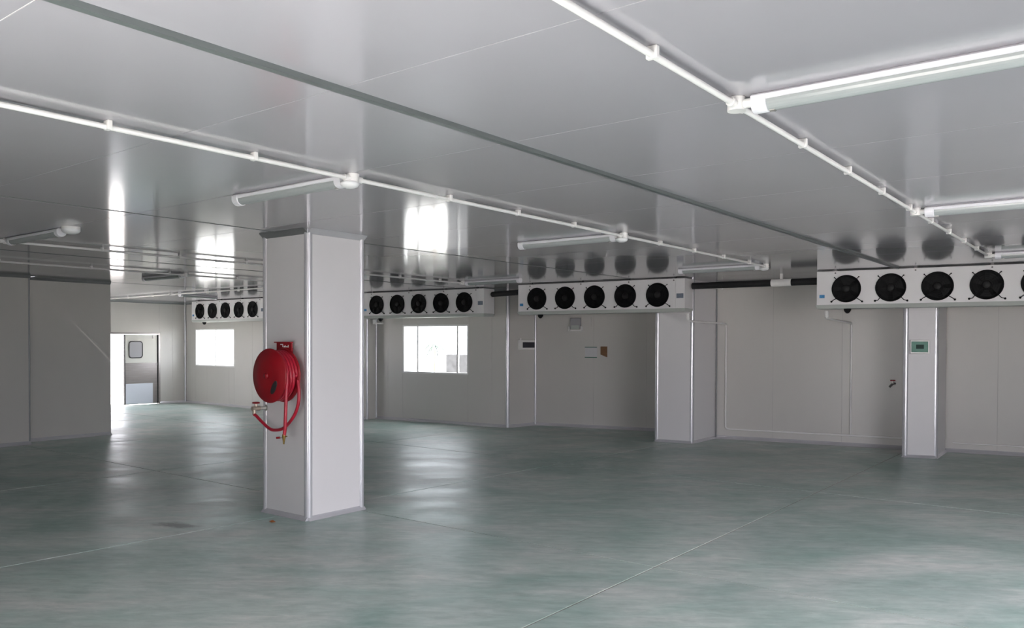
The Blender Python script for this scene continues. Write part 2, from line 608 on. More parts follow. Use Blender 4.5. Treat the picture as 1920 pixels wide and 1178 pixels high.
# ------------------------------------------------------------------ windows
def window(name, a, d, n, s0, s1, z0, z1, mullions, thick=0.12, fx=0.035):
    """frame, sashes and panes in an opening of the wall that starts at a and runs along d"""
    def bx(mb, u0, u1, v0, v1, w0, w1):
        p = lambda s, v: tuple(a + d * s + n * v)
        return mb.prism([p(u0, v0), p(u1, v0), p(u1, v1), p(u0, v1)], w0, w1)
    fr = MB()
    bx(fr, s0, s0 + fx, -thick, -0.002, z0, z1)
    bx(fr, s1 - fx, s1, -thick, -0.002, z0, z1)
    bx(fr, s0 + fx, s1 - fx, -thick, -0.002, z0, z0 + fx)
    bx(fr, s0 + fx, s1 - fx, -thick, -0.002, z1 - fx, z1)
    w = struct(obj(name, fr, 'pvc'))
    xs = [s0 + fx] + [s0 + (s1 - s0) * q for q in mullions] + [s1 - fx]
    for q in xs[1:-1]:
        obj('mullion', bx(MB(), q - 0.018, q + 0.018, -0.09, -0.04, z0 + fx, z1 - fx), 'pvc', w)
    for u0, u1 in zip(xs, xs[1:]):
        pad0 = 0.018 if u0 != xs[0] else 0
        pad1 = 0.018 if u1 != xs[-1] else 0
        obj('pane', bx(MB(), u0 + pad0, u1 - pad1, -0.068, -0.062, z0 + fx, z1 - fx), 'glass', w)
    c = a + d * ((s0 + s1) / 2) + n * (-0.125)
    portal('daylight_portal', (c.x, c.y, (z0 + z1) / 2), (n.x, n.y, 0), s1 - s0, z1 - z0)
    return w


window('window_1', aM, dM, nM, 1.02, 2.865, 1.095, 2.195, (0.175, 0.78))
window('window_2', aL, dL, nL, 5.535, 7.585, 1.09, 2.167, (0.5,))

# ------------------------------------------------------------------ swing door in the far wall
def fp(s, v):
    return tuple(aF + dF * s + nF * v)


def fbox(mb, s0, s1, v0, v1, z0, z1):
    return mb.prism([fp(s0, v0), fp(s1, v0), fp(s1, v1), fp(s0, v1)], z0, z1)


dr = struct(obj('door_1', fbox(fbox(fbox(MB(), 0.78, 0.83, -0.13, 0.012, 0, 2.05), 2.52, 2.57, -0.13, 0.012, 0, 2.05), 0.83, 2.52, -0.13, 0.012, 2.0, 2.05), 'steel'))
lf = obj('door_leaf', fbox(MB(), 0.835, 1.79, -0.07, -0.03, 0.02, 1.99), 'doorface', dr)
obj('leaf_edge', fbox(fbox(MB(), 1.775, 1.80, -0.075, -0.022, 0.02, 1.99), 0.835, 0.86, -0.075, -0.022, 0.02, 1.99), 'rubber', lf)
obj('steel_plate', fbox(MB(), 0.86, 1.775, -0.03, -0.024, 0.03, 1.19), 'steel', lf)
obj('kick_plate', fbox(MB(), 0.99, 1.765, -0.024, -0.014, 0.035, 0.605), 'kick', lf)
obj('hinge', fbox(fbox(MB(), 0.95, 0.99, -0.03, -0.012, 1.88, 1.985), 0.86, 0.89, -0.03, -0.012, 1.12, 1.18), 'steel', lf)


def rounded(s0, s1, z0, z1, r, k=5):
    pts = []
    for cx, cz, t0 in ((s1 - r, z1 - r, 0), (s0 + r, z1 - r, 90), (s0 + r, z0 + r, 180), (s1 - r, z0 + r, 270)):
        for i in range(k + 1):
            t = math.radians(t0 + 90 * i / k)
            pts.append((cx + r * math.cos(t), cz + r * math.sin(t)))
    return pts


def fplate(pts, v0, v1):
    n = len(pts)
    vs = [(*fp(s, v0), z) for s, z in pts] + [(*fp(s, v1), z) for s, z in pts]
    return MB().add(vs, [tuple(range(n)), tuple(range(2 * n - 1, n - 1, -1))] + [(i, (i + 1) % n, (i + 1) % n + n, i + n) for i in range(n)])


obj('porthole', fplate(rounded(1.30, 1.66, 1.345, 1.785, 0.07), -0.03, -0.016), 'porthole', lf)
obj('porthole_gasket', MB().tube([(*fp(s, -0.018), z) for s, z in rounded(1.29, 1.67, 1.335, 1.795, 0.075)], 0.014, 6, True), 'rubber', lf)
# the other leaf stands open into the space behind
lf2 = obj('door_leaf', MB().prism([fp(2.50, -0.08), fp(2.46, -0.08), fp(2.44, -0.95), fp(2.48, -0.95)], 0.02, 1.99), 'doorface', dr)
pf = fp(1.7, -0.14)
portal('daylight_portal', (pf[0], pf[1], 1.01), (nF.x, nF.y, 0), 1.7, 2.0)


# ------------------------------------------------------------------ pillars
def pillar(label, poly, corners, base=True, top=True, trim_r=0.03):
    """poly: plan corners counter-clockwise; corners: indices that carry a rounded corner profile"""
    cx = sum(p[0] for p in poly) / len(poly)
    cy = sum(p[1] for p in poly) / len(poly)
    t = thing('pillar', label, 'pillar', (cx, cy, 0))
    n = len(poly)
    obj('core', MB().prism([(cx + (x - cx) * .94, cy + (y - cy) * .94) for x, y in poly], 0.0, H - .001), 'joint', t)
    for i in range(n):
        a, b = Vector(poly[i]), Vector(poly[(i + 1) % n])
        d = (b - a).normalized()
        nr = Vector((d.y, -d.x))
        q = lambda s, v: tuple(a + d * s + nr * v)
        w = (b - a).length
        obj('face_panel', MB().prism([q(.02, -0.022), q(w - .02, -0.022), q(w - .02, 0), q(.02, 0)], 0.0, H - .001), 'pillar', t)
        if base:
            obj('base_cove', MB().sweep([(0, .001), (.035, .001), (.028, .01), (.01, .03), (0, .045)], q(0, 0), q(w, 0), nr), 'alu', t)
        if top:
            obj('top_cove', MB().sweep([(0, H - .055), (.012, H - .04), (.04, H - .014), (.055, H - .001), (0, H - .001)], q(0, 0), q(w, 0), nr), 'cove' if i == 0 else 'alu', t)  # front cove gets the dark copy of the trim, shade put into its colour
    for i in corners:
        x, y = poly[i]
        vx, vy = cx - x, cy - y
        l = math.hypot(vx, vy)
        edge(x + vx / l * trim_r * .95, y + vy / l * trim_r * .95, trim_r, parent=t)
    return t


main_pillar = pillar('large square white pillar in front, carrying the red hose reel',
                     [(-7.30, 5.13), (-6.56, 5.13), (-6.56, 5.87), (-7.30, 5.87)], (0, 1, 2, 3), trim_r=0.04)
pillar('white square pillar behind the middle cooler with a rounded bright corner',
       [(-6.95, 13.27), (-6.29, 13.37), (-6.30, 15.0), (-6.95, 14.9)], (0, 1), top=False, trim_r=0.045)
pillar('narrow white pillar at right carrying the green lidded switch box',
       [(-2.91, 13.92), (-2.48, 14.07), (-2.5, 15.02), (-2.9, 14.95)], (0, 1), top=False, trim_r=0.045)


# ------------------------------------------------------------------ ceiling rails, conduits, lamps
def rail(x, y0, y1, label, w=.006, t=.004):
    o = obj('ceiling_rail', MB().box(x - w, x + w, y0, y1, H - t, H - .0005), 'rail')
    return tag(o, label, 'rail', None)


rail(-2.82, -1.4, 13.0, 'grey metal ceiling rail crossing the middle of the ceiling to the right cooler', .019, .024)
rail(-7.05, -1.4, 12.5, 'thin grey ceiling rail passing just behind the large pillar')
rail(-11.2, -1.4, 12.5, 'thin grey ceiling rail far left, between two white conduits')
rail(-15.66, 7.6, 12.2, 'thin grey ceiling rail over the opening past the left wall')


def conduit(pts, label, clips, boxes=()):
    t = thing('conduit', label, 'conduit', (pts[0][0], pts[0][1], H))
    z = H - .034
    obj('pipe', MB().tube([(x, y, z) for x, y in pts], .0145, 10), 'pvc', t)
    horiz = abs(pts[0][0] - pts[1][0]) > abs(pts[0][1] - pts[1][1])
    for c in clips:
        if horiz:
            x, y, hx, hy = c, pts[0][1], .013, .024
        else:
            x, y, hx, hy = pts[0][0], c, .024, .013
        mb = MB().box(x - hx, x + hx, y - hy, y + hy, H - .05, H - .0005)
        obj('pipe_clip', mb, 'pvc', t, bevel=.004)
    for x, y in boxes:      # tee fittings at the lamps
        mb = MB().cyl((x, y, H - .062), (x, y, H - .001), .042, 18)
        mb.cyl((x, y - .075, z), (x, y + .075, z), .022, 12)
        mb.cyl((x, y, z), (x + (.08 if x > -3 else -.08), y, z), .022, 12)
        obj('tee_box', mb, 'pvc', t, bevel=.004)
        if x == XB:      # a round cover hangs below the fitting on the long conduit
            obj('round_cover', MB().lathe((x - .02, y - .01, H), (0, 0, -1), [(1e-4, .055), (.062, .056), (.065, .070), (.055, .086), (.03, .096), (1e-4, .099)], 24), 'white', t)
    return t


def seq(a, b, st=.87, skip=()):
    o = []
    while a < b:
        if all(abs(a - s) > .12 for s in skip):
            o.append(a)
        a += st
    return o


XA, XB, XC, XD = -1.478, -4.2, -9.93, -12.5
conduit([(XA, -1.4), (XA, 11.63)], 'white conduit pipe on the ceiling at right, feeding three lamps', seq(-.74, 11.4, .88, (3.6, 7.42, 11.6)), [(XA, 3.60), (XA, 7.42), (XA, 11.60)])
conduit([(XB, -1.4), (XB, 11.36)], 'long white conduit pipe on the ceiling from left edge past the large pillar', seq(-.59, 11.2, .87, (3.66, 7.30, 11.3)), [(XB, 3.66), (XB, 7.30), (XB, 11.33)])
conduit([(XC, -1.4), (XC, 11.36)], 'thin white conduit pipe at left with the round ceiling box beside it', seq(-.3, 11.2, 1.0, (3.66, 7.30, 11.3)), [(XC, 3.66), (XC, 7.3), (XC, 11.33)])
conduit([(XD, -1.4), (XD, 10.1)], 'farthest thin white conduit pipe along the ceiling above the left wall', seq(-.5, 9.9, 1.25, (7.28,)), [(XD, 7.28)])
conduit([(-21.9, 10.2), (-13.9, 9.95)], 'thin conduit pipe across the far ceiling beyond the opening', seq(-21.4, -14.2, 1.2, (-17.9,)), [(-17.9, 10.08)])


def make_lamp(label):
    """batten lamp along local +x, hung from z = 0 downwards"""
    ln = 1.27
    t = thing('batten_lamp', label, 'lamp', (0, 0, H), 0, 'unlit batten lamps on the ceiling')
    prof = [(-.030, 0), (-.047, -.012), (-.047, -.030), (-.041, -.034), (.041, -.034), (.047, -.030), (.047, -.012), (.030, 0)]
    n = len(prof)

    def ext(pr, x0, x1):
        k = len(pr)
        return MB().add([(x0, a, b) for a, b in pr] + [(x1, a, b) for a, b in pr],
                        [(i, (i + 1) % k, (i + 1) % k + k, i + k) for i in range(k)] + [tuple(range(k - 1, -1, -1)), tuple(range(k, 2 * k))])
    obj('housing', ext(prof, .03, ln - .03), 'lamp', t, local=True)
    half = [(.042 * math.cos(PI + PI * i / 12), -.035 + .045 * math.sin(PI + PI * i / 12)) for i in range(13)]
    d = ext(half, .07, ln - .07)
    obj('diffuser', d, 'diff', t, local=True)
    cap = [(-.033, 0.0), (-.050, -.012)] + [(.050 * math.cos(PI + PI * i / 10), -.036 + .048 * math.sin(PI + PI * i / 10)) for i in range(11)] + [(.050, -.012), (.033, 0.0)]
    for x0, x1 in ((0, .07), (ln - .07, ln)):
        obj('end_cap', ext(cap, x0, x1), 'lamp', t, local=True, bevel=.004)
    obj('clamp', ext([(-.012, -.083), (.012, -.083), (.012, -.076), (-.012, -.076)], .075, .10), 'chrome', t, local=True)
    return t


ZL = H - .0005
lamp0 = make_lamp('nearest batten lamp, large at the upper right corner of the ceiling')
lamp0.location = (XA + .075, 3.62, ZL)
dup(lamp0, (XA + .075, 7.42, ZL), 0, 'batten lamp at right edge, second along the right-hand conduit')
dup(lamp0, (XA + .075, 11.60, ZL), 0, 'batten lamp at right edge just above the right-hand cooler')
dup(lamp0, (XB - .075, 3.66, ZL), PI, 'batten lamp mounted over the large pillar with the hose reel')
dup(lamp0, (XB - .075, 7.30, ZL), PI, 'batten lamp in mid ceiling just before the middle cooler')
dup(lamp0, (XB - .075, 11.33, ZL), PI, 'batten lamp at the end of the long conduit, right of the middle cooler')
dup(lamp0, (XC + .075, 3.66, ZL), 0, 'dark looking batten lamp at far left ending at the round ceiling box')
dup(lamp0, (XC + .075, 11.33, ZL), 0, 'batten lamp between the middle cooler and the one left of it')
dup(lamp0, (XD - .075, 7.28, ZL), PI, 'batten lamp dark against the bright ceiling past the left wall')
dup(lamp0, (-17.9, 10.27, ZL), math.radians(108), 'batten lamp slanting across the far ceiling near the window')
dup(lamp0, (-20.9, 8.74, ZL), math.radians(92), 'batten lamp close to the far wall, partly hidden by the left wall')

t = thing('junction_box', 'round white ceiling box at the end of the far left lamp', 'junction box', (-8.38, 3.66, H))
obj('base', MB().cyl((-8.38, 3.66, H - .03), (-8.38, 3.66, H - .001), .085, 28), 'pvc', t)
obj('cover', MB().lathe((-8.38, 3.66, H), (0, 0, -1), [(.084, .03), (.085, .042), (.072, .06), (.043, .072), (1e-4, .076)], 28), 'white', t)


# ------------------------------------------------------------------ unit coolers
def make_cooler(label):
    """local x = length, y = depth away from the room, z up from the tray; front face at y = 0"""
    LN, HT, DP = 3.40, .576, .38
    t = thing('unit_cooler', label, 'cooler', (0, 0, 0), 0, 'five fan unit coolers under the ceiling')
    obj('casing', MB().box(.012, LN - .012, .004, DP, .06, HT - .004), 'casing', t, local=True)
    obj('front_panel', MB().box(0, LN - .17, -.004, .004, .06, HT), 'casing', t, local=True, bevel=.002)
    obj('end_cover', MB().box(LN - .167, LN, -.004, DP + .002, .06, HT), 'casing', t, local=True, bevel=.003)
    obj('end_cover', MB().box(-.002, .012, .006, DP + .002, .06, HT), 'casing', t, local=True)
    tr = MB().add([(-.02, -.018, .06), (LN + .01, -.018, .06), (LN + .01, DP + .01, .06), (-.02, DP + .01, .06),
                   (.0, .01, .0), (LN - .01, .01, .0), (LN - .01, DP - .02, .0), (.0, DP - .02, .0)],
                  [(0, 1, 2, 3), (7, 6, 5, 4), (0, 4, 5, 1), (1, 5, 6, 2), (2, 6, 7, 3), (3, 7, 4, 0)])
    obj('drip_tray', tr, 'tray', t, local=True, bevel=.004)
    for x in (.27, 1.38, 2.35, 3.2):
        obj('hanger', MB().box(x - .02, x + .02, .03, .07, HT - .004, HT + .017).cyl((x, .05, HT - .03), (x, -.012, HT - .03), .012, 10), 'bolt', t, local=True)
    obj('nameplate', MB().box(LN - .15, LN - .025, -.0065, -.004, .235, .315), 'plate', t, local=True)
    st = obj('sticker', MB().box(.04, .115, -.0065, -.004, .165, .215), 'blue', t, local=True)
    obj('cable_gland', MB().lathe((.43, .12, .0), (0, 0, -1), [(.05, -.02), (.055, .02), (.04, .05), (.02, .07), (1e-4, .075)], 16), 'black', t, local=True)
    for k in range(5):
        cx, cz, R = .432 + .618 * k, .300, .205
        ax = (0, -1, 0)
        f = obj('fan', MB().lathe((cx, 0, cz), ax, [(1e-4, .006), (R, .006), (R + .004, .010), (R + .006, .030), (R, .036), (R - .006, .034), (R - .008, .008)], 40), 'black', t, local=True)
        bl = MB()
        for b in range(5):
            t0 = 2 * PI * b / 5 + .3 * k
            vs, n = [], 5
            for i in range(n):
                rr = .055 + (R - .075) * i / (n - 1)
                for q, dy in ((-.42, -.012), (.42, -.026)):
                    tt = t0 + q * (0.75 + .35 * i / (n - 1))
                    vs.append((cx + rr * math.cos(tt), dy, cz + rr * math.sin(tt)))
            bl = MB().add(vs, [(2 * i, 2 * i + 1, 2 * i + 3, 2 * i + 2) for i in range(n - 1)], True)
            obj('blade', bl, 'blade', f, local=True)
        obj('motor_hub', MB().lathe((cx, 0, cz), ax, [(.058, .01), (.058, .034), (.05, .04), (1e-4, .042)], 20), 'hub', f, local=True)
        gr = MB()
        for rr in (.05, .08, .11, .14, .17):
            gr.ring((cx, -.050 + .30 * rr * rr, cz), ax, rr, .0022, 32, 5)
        for b in range(4):
            t0 = PI / 4 + b * PI / 2
            gr.tube([(cx + rr * math.cos(t0), -.050 + .30 * rr * rr, cz + rr * math.sin(t0)) for rr in (.05, .1, .15, .205)], .003, 5)
        obj('guard', gr, 'black', f, local=True)
        for sx, sz, e in ((-1, 1, .03), (1, 1, .03), (-1, -1, .075), (1, -1, .085)):
            p0 = Vector((cx + sx * R * .70, -.02, cz + sz * R * .72))
            if sz > 0:
                p1 = p0 + Vector((sx * e, .01, sz * e))
                mb = MB().tube([p0, p0 * .5 + p1 * .5, p1], .006, 6).ball(p1, .010, 8)
            else:
                p1 = p0 + Vector((sx * e * .95, .006, -e * .62))
                md = p0 * .5 + p1 * .5 + Vector((-sx * .006 * (k % 2), -.004, (-.016 if sx < 0 else -.012) * (1 if k % 2 else -.4)))
                mb = MB().tube([p0, md, p1], .0065, 6).ball(p1, .0155, 10)
            obj('guard_foot', mb, 'black', f, local=True)
    return t


ZC = 2.343
c0 = make_cooler('right-hand white five fan cooler, cut off by the right edge')
c0.location, c0.rotation_euler = (-3.958, 12.879, ZC), (0, 0, math.radians(6.9))
dup(c0, (-9.533, 12.504, ZC), math.radians(4.54), 'middle white five fan cooler, left of the corner pillar')
dup(c0, (-14.05, 12.55, ZC), math.radians(4.38), 'white five fan cooler directly above the wide window right of the large pillar')
dup(c0, (-21.04, 12.44, ZC), 0, 'farthest white five fan cooler above the square window, cut by the large pillar')

# black insulated pipes that join the coolers end to end
for pts, lab, sl in (([(-6.10, 12.98, 2.79), (-4.02, 13.10, 2.79)], 'black foam covered pipe under the ceiling between middle and right coolers', .73),
                     ([(-10.6, 13.02, 2.80), (-9.58, 12.72, 2.80)], 'short black foam covered pipe joining the middle cooler to the left one', None)):
    t = thing('insulated_pipe', lab, 'pipe', pts[0])
    a, b = Vector(pts[0]), Vector(pts[1])
    obj('foam_cover', MB().cyl(a, b, .055, 18), 'foam', t)
    if sl:
        c = a.lerp(b, sl)
        d = (b - a).normalized()
        obj('white_sleeve', MB().cyl(c - d * .16, c + d * .16, .062, 18), 'pvc', t)
        obj('hanger_strap', MB().box(c.x - .02, c.x + .02, c.y - .02, c.y + .02, 2.84, H - .001), 'pvc', t)


# ------------------------------------------------------------------ drain pipes
def bend(pts, r=.06, k=5):
    """polyline with rounded elbows"""
    pts = [Vector(p) for p in pts]
    out = [pts[0]]
    for a, b, c in zip(pts, pts[1:], pts[2:]):
        u, v = (a - b).normalized(), (c - b).normalized()
        rr = min(r, (a - b).length * .45, (c - b).length * .45)
        p, q = b + u * rr, b + v * rr
        for i in range(k + 1):
            t = i / k
            out.append(p * (1 - t) ** 2 + b * 2 * t * (1 - t) + q * t * t)
    return out + [pts[-1]]


def onR(x, off):   # point standing off the right rear wall
    y = P_w30[1] + (x - P_w30[0]) * (P_r[1] - P_w30[1]) / (P_r[0] - P_w30[0])
    return x - .165 * off, y - off


def drain(pts, label, r=.017, r2=None):
    t = thing('drain_pipe', label, 'pipe', pts[0])
    obj('pipe', MB().tube(bend(pts), r, 10), 'pvc', t)
    p = Vector(pts[0])
    obj('collar', MB().cyl(p + Vector((0, 0, .03)), p - Vector((0, 0, .07)), r * 1.9, 14), 'pvc', t)
    return t


xa, ya = onR(-6.1, .025)
xe, ye = onR(-3.05, .025)
drain([(-6.20, 13.02, 2.285), (-6.20, 13.02, 2.19), (xa, ya, 2.17), (xa, ya, .19), (xe, ye, .19)],
      'white drain pipe from the middle cooler down the right rear wall and along its foot')
xa, ya = onR(-3.95, .025)
drain([(-3.86, 13.05, 2.285), (-3.86, 13.05, 2.20), (xa, ya, 2.16), (xa, ya, .21)],
      'thin white drain pipe from the right cooler straight down the rear wall')
x1, y1 = onR(-2.40, .025)
x2, y2 = onR(2.5, .025)
tag(obj('drain_pipe', MB().tube([(x1, y1, .16), (x2, y2, .14)], .013, 10), 'pvc'), 'white drain pipe low along the rear wall right of the narrow pillar', 'pipe')
drain([(-13.86, 12.72, 2.285), (-13.86, 12.72, 2.235), (-13.62, 12.76, 2.235)], 'short white drain elbow under the cooler above the wide window', .02)
# stand-alone riser on the corner of the middle pillar and short cable run at the wall top
t = thing('cable_conduit', 'short white cable pipe with two clips at the rear wall top right of the pillar', 'conduit', (-6.24, 13.5, 2.83))
obj('pipe', MB().tube(bend([(-6.262, 13.45, 2.83), (-6.262, 14.36, 2.83), (-6.14, 14.445, 2.83)], .03), .010, 8), 'pvc', t)
for cx, cy in ((-6.262, 13.62), (-6.17, 14.43)):
    obj('pipe_clip', MB().box(cx - .018, cx + .018, cy - .018, cy + .018, 2.812, 2.86), 'pvc', t)


# ------------------------------------------------------------------ small things on the walls
def wbox(a, d, n, s0, s1, v0, v1, z0, z1, mb=None):
    p = lambda s, v: tuple(a + d * s + n * v)
    return (mb or MB()).prism([p(s0, v0), p(s1, v0), p(s1, v1), p(s0, v1)], z0, z1)


def along(a, d, pt):
    return (Vector(pt) - a).dot(d)


# switch box with a dark lid on the recess side wall
rd = (Vector(P_w11) - Vector(P_w20)).normalized()
ra = Vector(P_w20)
rn = Vector((-rd.y, rd.x))
s0, s1 = along(ra, rd, (-10.39, 14.17)), along(ra, rd, (-10.46, 13.70))
t = thing('switch_box', 'white switch box with a dark lid left of the middle cooler on the side wall', 'switch box', (-10.42, 13.95, 1.65))
obj('enclosure', wbox(ra, rd, rn, s0, s1, .001, .05, 1.65, 1.855), 'pvc', t, bevel=.006)
obj('lid', wbox(ra, rd, rn, s0 + .02, s1 - .10, .05, .062, 1.69, 1.81), 'darklid', t, bevel=.003)
obj('cable_entry', wbox(ra, rd, rn, s1 - .08, s1 - .05, .005, .03, 1.855, 1.90), 'pvc', t)

# switch box with a green lid on the narrow pillar
pa, pb = Vector((-2.91, 13.92)), Vector((-2.48, 14.07))
pd = (pb - pa).normalized()
pn = Vector((pd.y, -pd.x))
t = thing('switch_box', 'white switch box with a green see-through lid on the narrow right pillar', 'switch box', (-2.7, 13.97, 1.65))
obj('enclosure', wbox(pa, pd, pn, .075, .355, .001, .06, 1.645, 1.862), 'pvc', t, bevel=.006)
obj('lid', wbox(pa, pd, pn, .09, .325, .06, .075, 1.672, 1.838), 'greenlid', t, bevel=.004)
obj('breaker_row', wbox(pa, pd, pn, .155, .265, .075, .080, 1.725, 1.79), 'darkgreen', t)

# emergency light under the middle cooler
s0, s1 = along(aB, dB, (-9.283, 14.48)), along(aB, dB, (-9.63, 14.41))
t = thing('emergency_light', 'pale emergency light unit on the rear wall just below the middle cooler', 'emergency light', (-9.45, 14.4, 2.05))
obj('body', wbox(aB, dB, nB, s0 + .06, s1 - .06, .001, .07, 2.10, 2.33), 'greybody', t, bevel=.008)
obj('lens', wbox(aB, dB, nB, s0 + .09, s1 - .09, .07, .076, 2.09, 2.17), 'exitlens', t)
for q in (s0 + .02, s1 - .05):
    obj('lamp_head', wbox(aB, dB, nB, q, q + .03, .01, .09, 2.045, 2.15), 'pvc', t, bevel=.006)
obj('lower_bar', wbox(aB, dB, nB, s0 + .05, s1 - .05, .01, .04, 2.05, 2.075), 'pvc', t)
obj('cable_cover', wbox(aB, dB, nB, s0 - .16, s0 - .08, .001, .03, 2.14, 2.34), 'wall', t)

# paper notice and piece of cardboard
s0, s1 = along(aB, dB, (-8.99, 14.54)), along(aB, dB, (-9.26, 14.485))
t = thing('notice', 'paper notice with green bars at its top and bottom on the rear wall', 'notice', (-9.12, 14.5, 1.5))
obj('sheet', wbox(aB, dB, nB, s0, s1, .001, .004, 1.485, 1.715), 'paper', t)
for z in (1.485, 1.70):
    obj('green_bar', wbox(aB, dB, nB, s0 + .005, s1 + .004, .004, .006, z, z + .015), 'greenbar', t)
s0, s1 = along(aB, dB, (-8.767, 14.587)), along(aB, dB, (-8.919, 14.556))
q = lambda s, z: (*(aB + dB * s + nB * .002), z)
q2 = lambda s, z: (*(aB + dB * s + nB * .006), z)
cb = [(s1, 1.725), (s0 + .005, 1.725), (s0 + .005, 1.50), (s0 + .03, 1.505), (s1, 1.555)]
tag(obj('cardboard_piece', MB().add([q(*p) for p in cb] + [q2(*p) for p in cb],
    [(0, 1, 2, 3, 4), (9, 8, 7, 6, 5)] + [(i, (i + 1) % 5, (i + 1) % 5 + 5, i + 5) for i in range(5)]), 'cardboard'),
    'torn piece of brown cardboard stuck to the rear wall beside the paper notice', 'cardboard')

# tap on the rear wall next to the narrow pillar
x, y = onR(-3.27, 0)
xo, yo = onR(-3.27, .09)
t = thing('wall_tap', 'small tap with a red handle on the rear wall left of the narrow pillar', 'tap', (x, y, 1.1))
obj('spout', MB().tube(bend([(x, y, 1.12), (xo, yo, 1.12), (xo - .05, yo - .02, 1.06)], .03), .019, 10), 'bolt', t)
obj('stem', MB().cyl((xo, yo, 1.12), (xo, yo, 1.17), .012, 10), 'chrome', t)
obj('handle', MB().box(xo - .04, xo + .04, yo - .012, yo + .012, 1.165, 1.185), 'red', t, bevel=.004)

# ------------------------------------------------------------------ hose reel on the large pillar
RC = Vector((-6.81, 0, 1.462))
YF, YB = 4.855, 5.03
R = .268
t = thing('hose_reel', 'red fire hose reel with wound hose on the large pillar', 'hose reel', (RC.x, 5.13, 1.2))
ax = (0, -1, 0)
fl_ = MB().lathe((RC.x, YF, RC.z), ax, [(R, -.012), (R + .004, -.004), (R, .004), (R - .02, .006), (R - .035, .022), (.12, .032), (.05, .034), (1e-4, .034)], 56)
fl_.lathe((RC.x, YF, RC.z), ax, [(R, -.012), (1e-4, -.012)], 56)
fd = obj('front_disc', fl_, 'red', t)
hx, hz = RC.x + .118, RC.z - .112
slot = [(hx + .034 * math.cos(a) + .50 * .066 * math.sin(a), hz + .066 * math.sin(a)) for a in [2 * PI * i / 20 for i in range(20)]]
obj('grip_slot', MB().add([(x, YF - .037, z) for x, z in slot] + [(x, YF - .022, z) for x, z in slot],
    [tuple(range(20)), tuple(range(39, 19, -1))] + [(i, (i + 1) % 20, (i + 1) % 20 + 20, i + 20) for i in range(20)]), 'rubber', fd)
obj('back_disc', MB().lathe((RC.x, YB, RC.z), ax, [(1e-4, .0), (R, .0), (R + .004, .006), (R, .014), (1e-4, .014)], 56), 'red', t)
obj('drum', MB().cyl((RC.x, YB - .01, RC.z), (RC.x, YF + .01, RC.z), .12, 32), 'red', t)
coil = []
for lay in range(3):
    for i in range(4):
        yy = YB - .030 - .0345 * i - (.006 if lay % 2 else 0)
        rr = .175 + .033 * lay
        for q in range(40):
            a = 2 * PI * q / 40
            coil.append((RC.x + rr * math.cos(a), yy - .03 * q / 40, RC.z + rr * math.sin(a)))
obj('wound_hose', MB().tube(coil, .0170, 8), 'redhose', t)
obj('hub_cap', MB().lathe((RC.x, YF - .034, RC.z), ax, [(.03, 0), (.03, .012), (1e-4, .016)], 20), 'red', fd)
# wall bracket with the sign plate above
br = obj('bracket', MB().box(RC.x - .06, RC.x + .06, YB + .004, 5.129, RC.z - .12, RC.z + .12), 'red', t, bevel=.006)
obj('bracket_arm', MB().prism([(RC.x - .05, YB + .01), (RC.x + .02, YB + .01), (RC.x + .02, 5.125), (RC.x - .05, 5.125)], RC.z + .10, RC.z + .275), 'red', t)
sp = obj('sign_plate', MB().box(-6.955, -6.705, 5.045, 5.055, 1.712, 1.795), 'red', t, bevel=.003)
obj('sign_lip', MB().box(-6.962, -6.698, 5.02, 5.058, 1.790, 1.800), 'red', sp)
mk = MB()
for x, z, w, h in ((-6.89, 1.768, .045, .010), (-6.855, 1.748, .008, .022), (-6.835, 1.744, .022, .016), (-6.81, 1.744, .008, .020), (-6.792, 1.744, .02, .012), (-6.765, 1.742, .008, .026)):
    mk.box(x, x + w, 5.0435, 5.0455, z, z + h)
obj('sign_marks', mk, 'white', sp)
# free end of the hose hanging straight down, nozzle at its tip
hxr = RC.x + .247
obj('hanging_hose', MB().tube([(hxr - .004, YF + .035, RC.z + .06), (hxr + .010, YF + .022, RC.z - .03), (hxr + .012, YF + .010, 1.30), (hxr + .008, YF + .004, 1.10), (hxr + .003, YF + .002, .95), (hxr - .008, YF, .885)], .0165, 10), 'redhose', t)
nz = obj('nozzle', MB().lathe((hxr - .010, YF, .895), (-.05, 0, -1), [(.018, 0), (.020, .02), (.016, .035), (.013, .055), (.009, .075), (.008, .095), (1e-4, .096)], 16), 'brass', t)
obj('nozzle_lever', MB().tube([(hxr - .01, YF, .865), (hxr - .04, YF - .01, .862), (hxr - .06, YF - .015, .862)], .006, 8), 'chrome', nz)
obj('lever_grip', MB().cyl((hxr - .055, YF - .015, .862), (hxr - .095, YF - .025, .858), .010, 10), 'red', nz)
obj('lever_tail', MB().cyl((hxr - .01, YF, .872), (hxr + .03, YF + .004, .880), .006, 8), 'brass', nz)
# supply hose: from the valve under the reel and up to the back of the drum
hs = [(-7.255, 4.985, 1.045), (-7.215, 4.985, 1.030), (-7.12, 4.985, .975), (-6.99, 4.99, .91), (-6.88, 4.99, .905), (-6.77, 4.99, .93), (-6.67, 4.99, .995), (-6.59, 5.0, 1.09), (-6.545, 5.005, 1.20), (-6.545, 5.01, 1.32), (-6.565, 5.01, 1.42)]


def smooth(pts, k=5):
    pts = [Vector(p) for p in pts]
    out = []
    for i in range(len(pts) - 1):
        p0, p1, p2, p3 = pts[max(i - 1, 0)], pts[i], pts[i + 1], pts[min(i + 2, len(pts) - 1)]
        for j in range(k):
            u = j / k
            out.append(.5 * (2 * p1 + (p2 - p0) * u + (2 * p0 - 5 * p1 + 4 * p2 - p3) * u * u + (3 * p1 - p0 - 3 * p2 + p3) * u ** 3))
    return out + [pts[-1]]


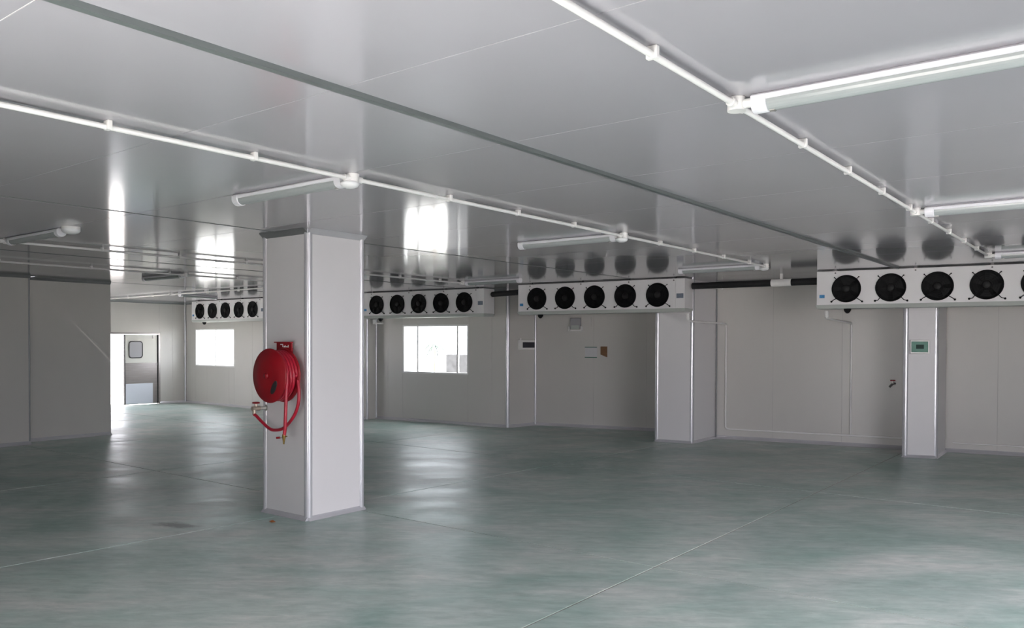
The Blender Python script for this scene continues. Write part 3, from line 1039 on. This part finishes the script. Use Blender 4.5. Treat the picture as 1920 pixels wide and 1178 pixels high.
obj('supply_hose', MB().tube(smooth(hs), .0165, 10), 'redhose', t)
vx, vy, vz = -7.25, 5.005, 1.105
obj('supply_pipe', MB().cyl((vx, 5.129, vz), (vx, vy - .01, vz), .016, 14).cyl((vx, 5.129, vz), (vx, 5.12, vz), .035, 18), 'chrome', t)
vb = obj('valve_body', MB().cyl((vx, vy - .045, vz), (vx, vy + .045, vz), .024, 14).cyl((vx, vy, vz), (vx, vy, vz + .05), .015, 12).tube(bend([(vx, vy - .02, vz), (vx, vy - .02, vz - .05), (vx - .005, vy - .02, vz - .062)], .02), .019, 10), 'valve', t)
obj('hand_wheel', MB().ring((vx, vy, vz + .058), (0, 0, 1), .033, .008, 20, 8).box(vx - .03, vx + .03, vy - .005, vy + .005, vz + .053, vz + .062).box(vx - .005, vx + .005, vy - .03, vy + .03, vz + .053, vz + .062), 'red', vb)

# ------------------------------------------------------------------ on the floor
lx, ly = -6.80, 4.88
lv = [(lx - .05, ly, .002), (lx - .02, ly + .022, .012), (lx + .03, ly + .018, .004), (lx + .06, ly - .004, .010), (lx + .02, ly - .022, .003), (lx - .025, ly - .018, .008)]
tag(obj('fallen_leaf', MB().add(lv + [(x, y, z + .002) for x, y, z in lv], [(0, 1, 2, 3, 4, 5), (11, 10, 9, 8, 7, 6)] + [(i, (i + 1) % 6, (i + 1) % 6 + 6, i + 6) for i in range(6)]), 'leaf'),
    'small orange scrap lying on the floor at the foot of the large pillar', 'leaf')

# ------------------------------------------------------------------ outside
struct(obj('ground', MB().box(-90, 60, -60, 90, -.30, -.26), 'concrete'))
struct(obj('ground_apron', MB().box(-30, 3.2, 16.4, 40, -.26, -.02), 'concrete'))
struct(obj('ground_yard', MB().box(-40, -22.6, -5, 30, -.26, -.02), 'concrete'))
struct(obj('ground_front', MB().box(-20, 2.8, -40, -1.63, -.26, -.02), 'concrete'))
struct(obj('ground_side', MB().box(2.83, 40, -1.6, 20, -.26, -.02), 'yard'))  # out of view; dark so little light bounces in through the right opening
tag(obj('low_wall', MB().box(-26.6, -26.3, 4.0, 20.0, -.02, 1.0), 'concrete'), 'low pale wall outside the open doorway in the far wall', 'wall')
tag(obj('stone_block', MB().box(-15.55, -13.0, 17.0, 17.5, -.02, 1.46), 'stone', bevel=.02), 'rough grey stone block outside at the lower right of the wide window', 'stone')
px_, py_, pz_ = -16.45, 17.5, 1.68
pt = thing('palm', 'small palm with thin fronds outside the wide window', 'palm', (px_, py_, -.02))
obj('trunk', MB().cyl((px_ - .05, py_, -.02), (px_, py_, pz_), .035, 10, .02), 'bark', pt)
for k in range(9):
    a = 2 * PI * k / 9 + .2
    d = Vector((math.cos(a), .4 * math.sin(a), 0))
    c = Vector((px_, py_, pz_))
    pts = [c + d * q * .30 + Vector((0, 0, (.26 if k % 2 else .08) * q - .28 * q * q)) for q in (0, .35, .7, 1.0, 1.25)]
    obj('frond', MB().tube(pts, .014, 6), 'frond', pt)
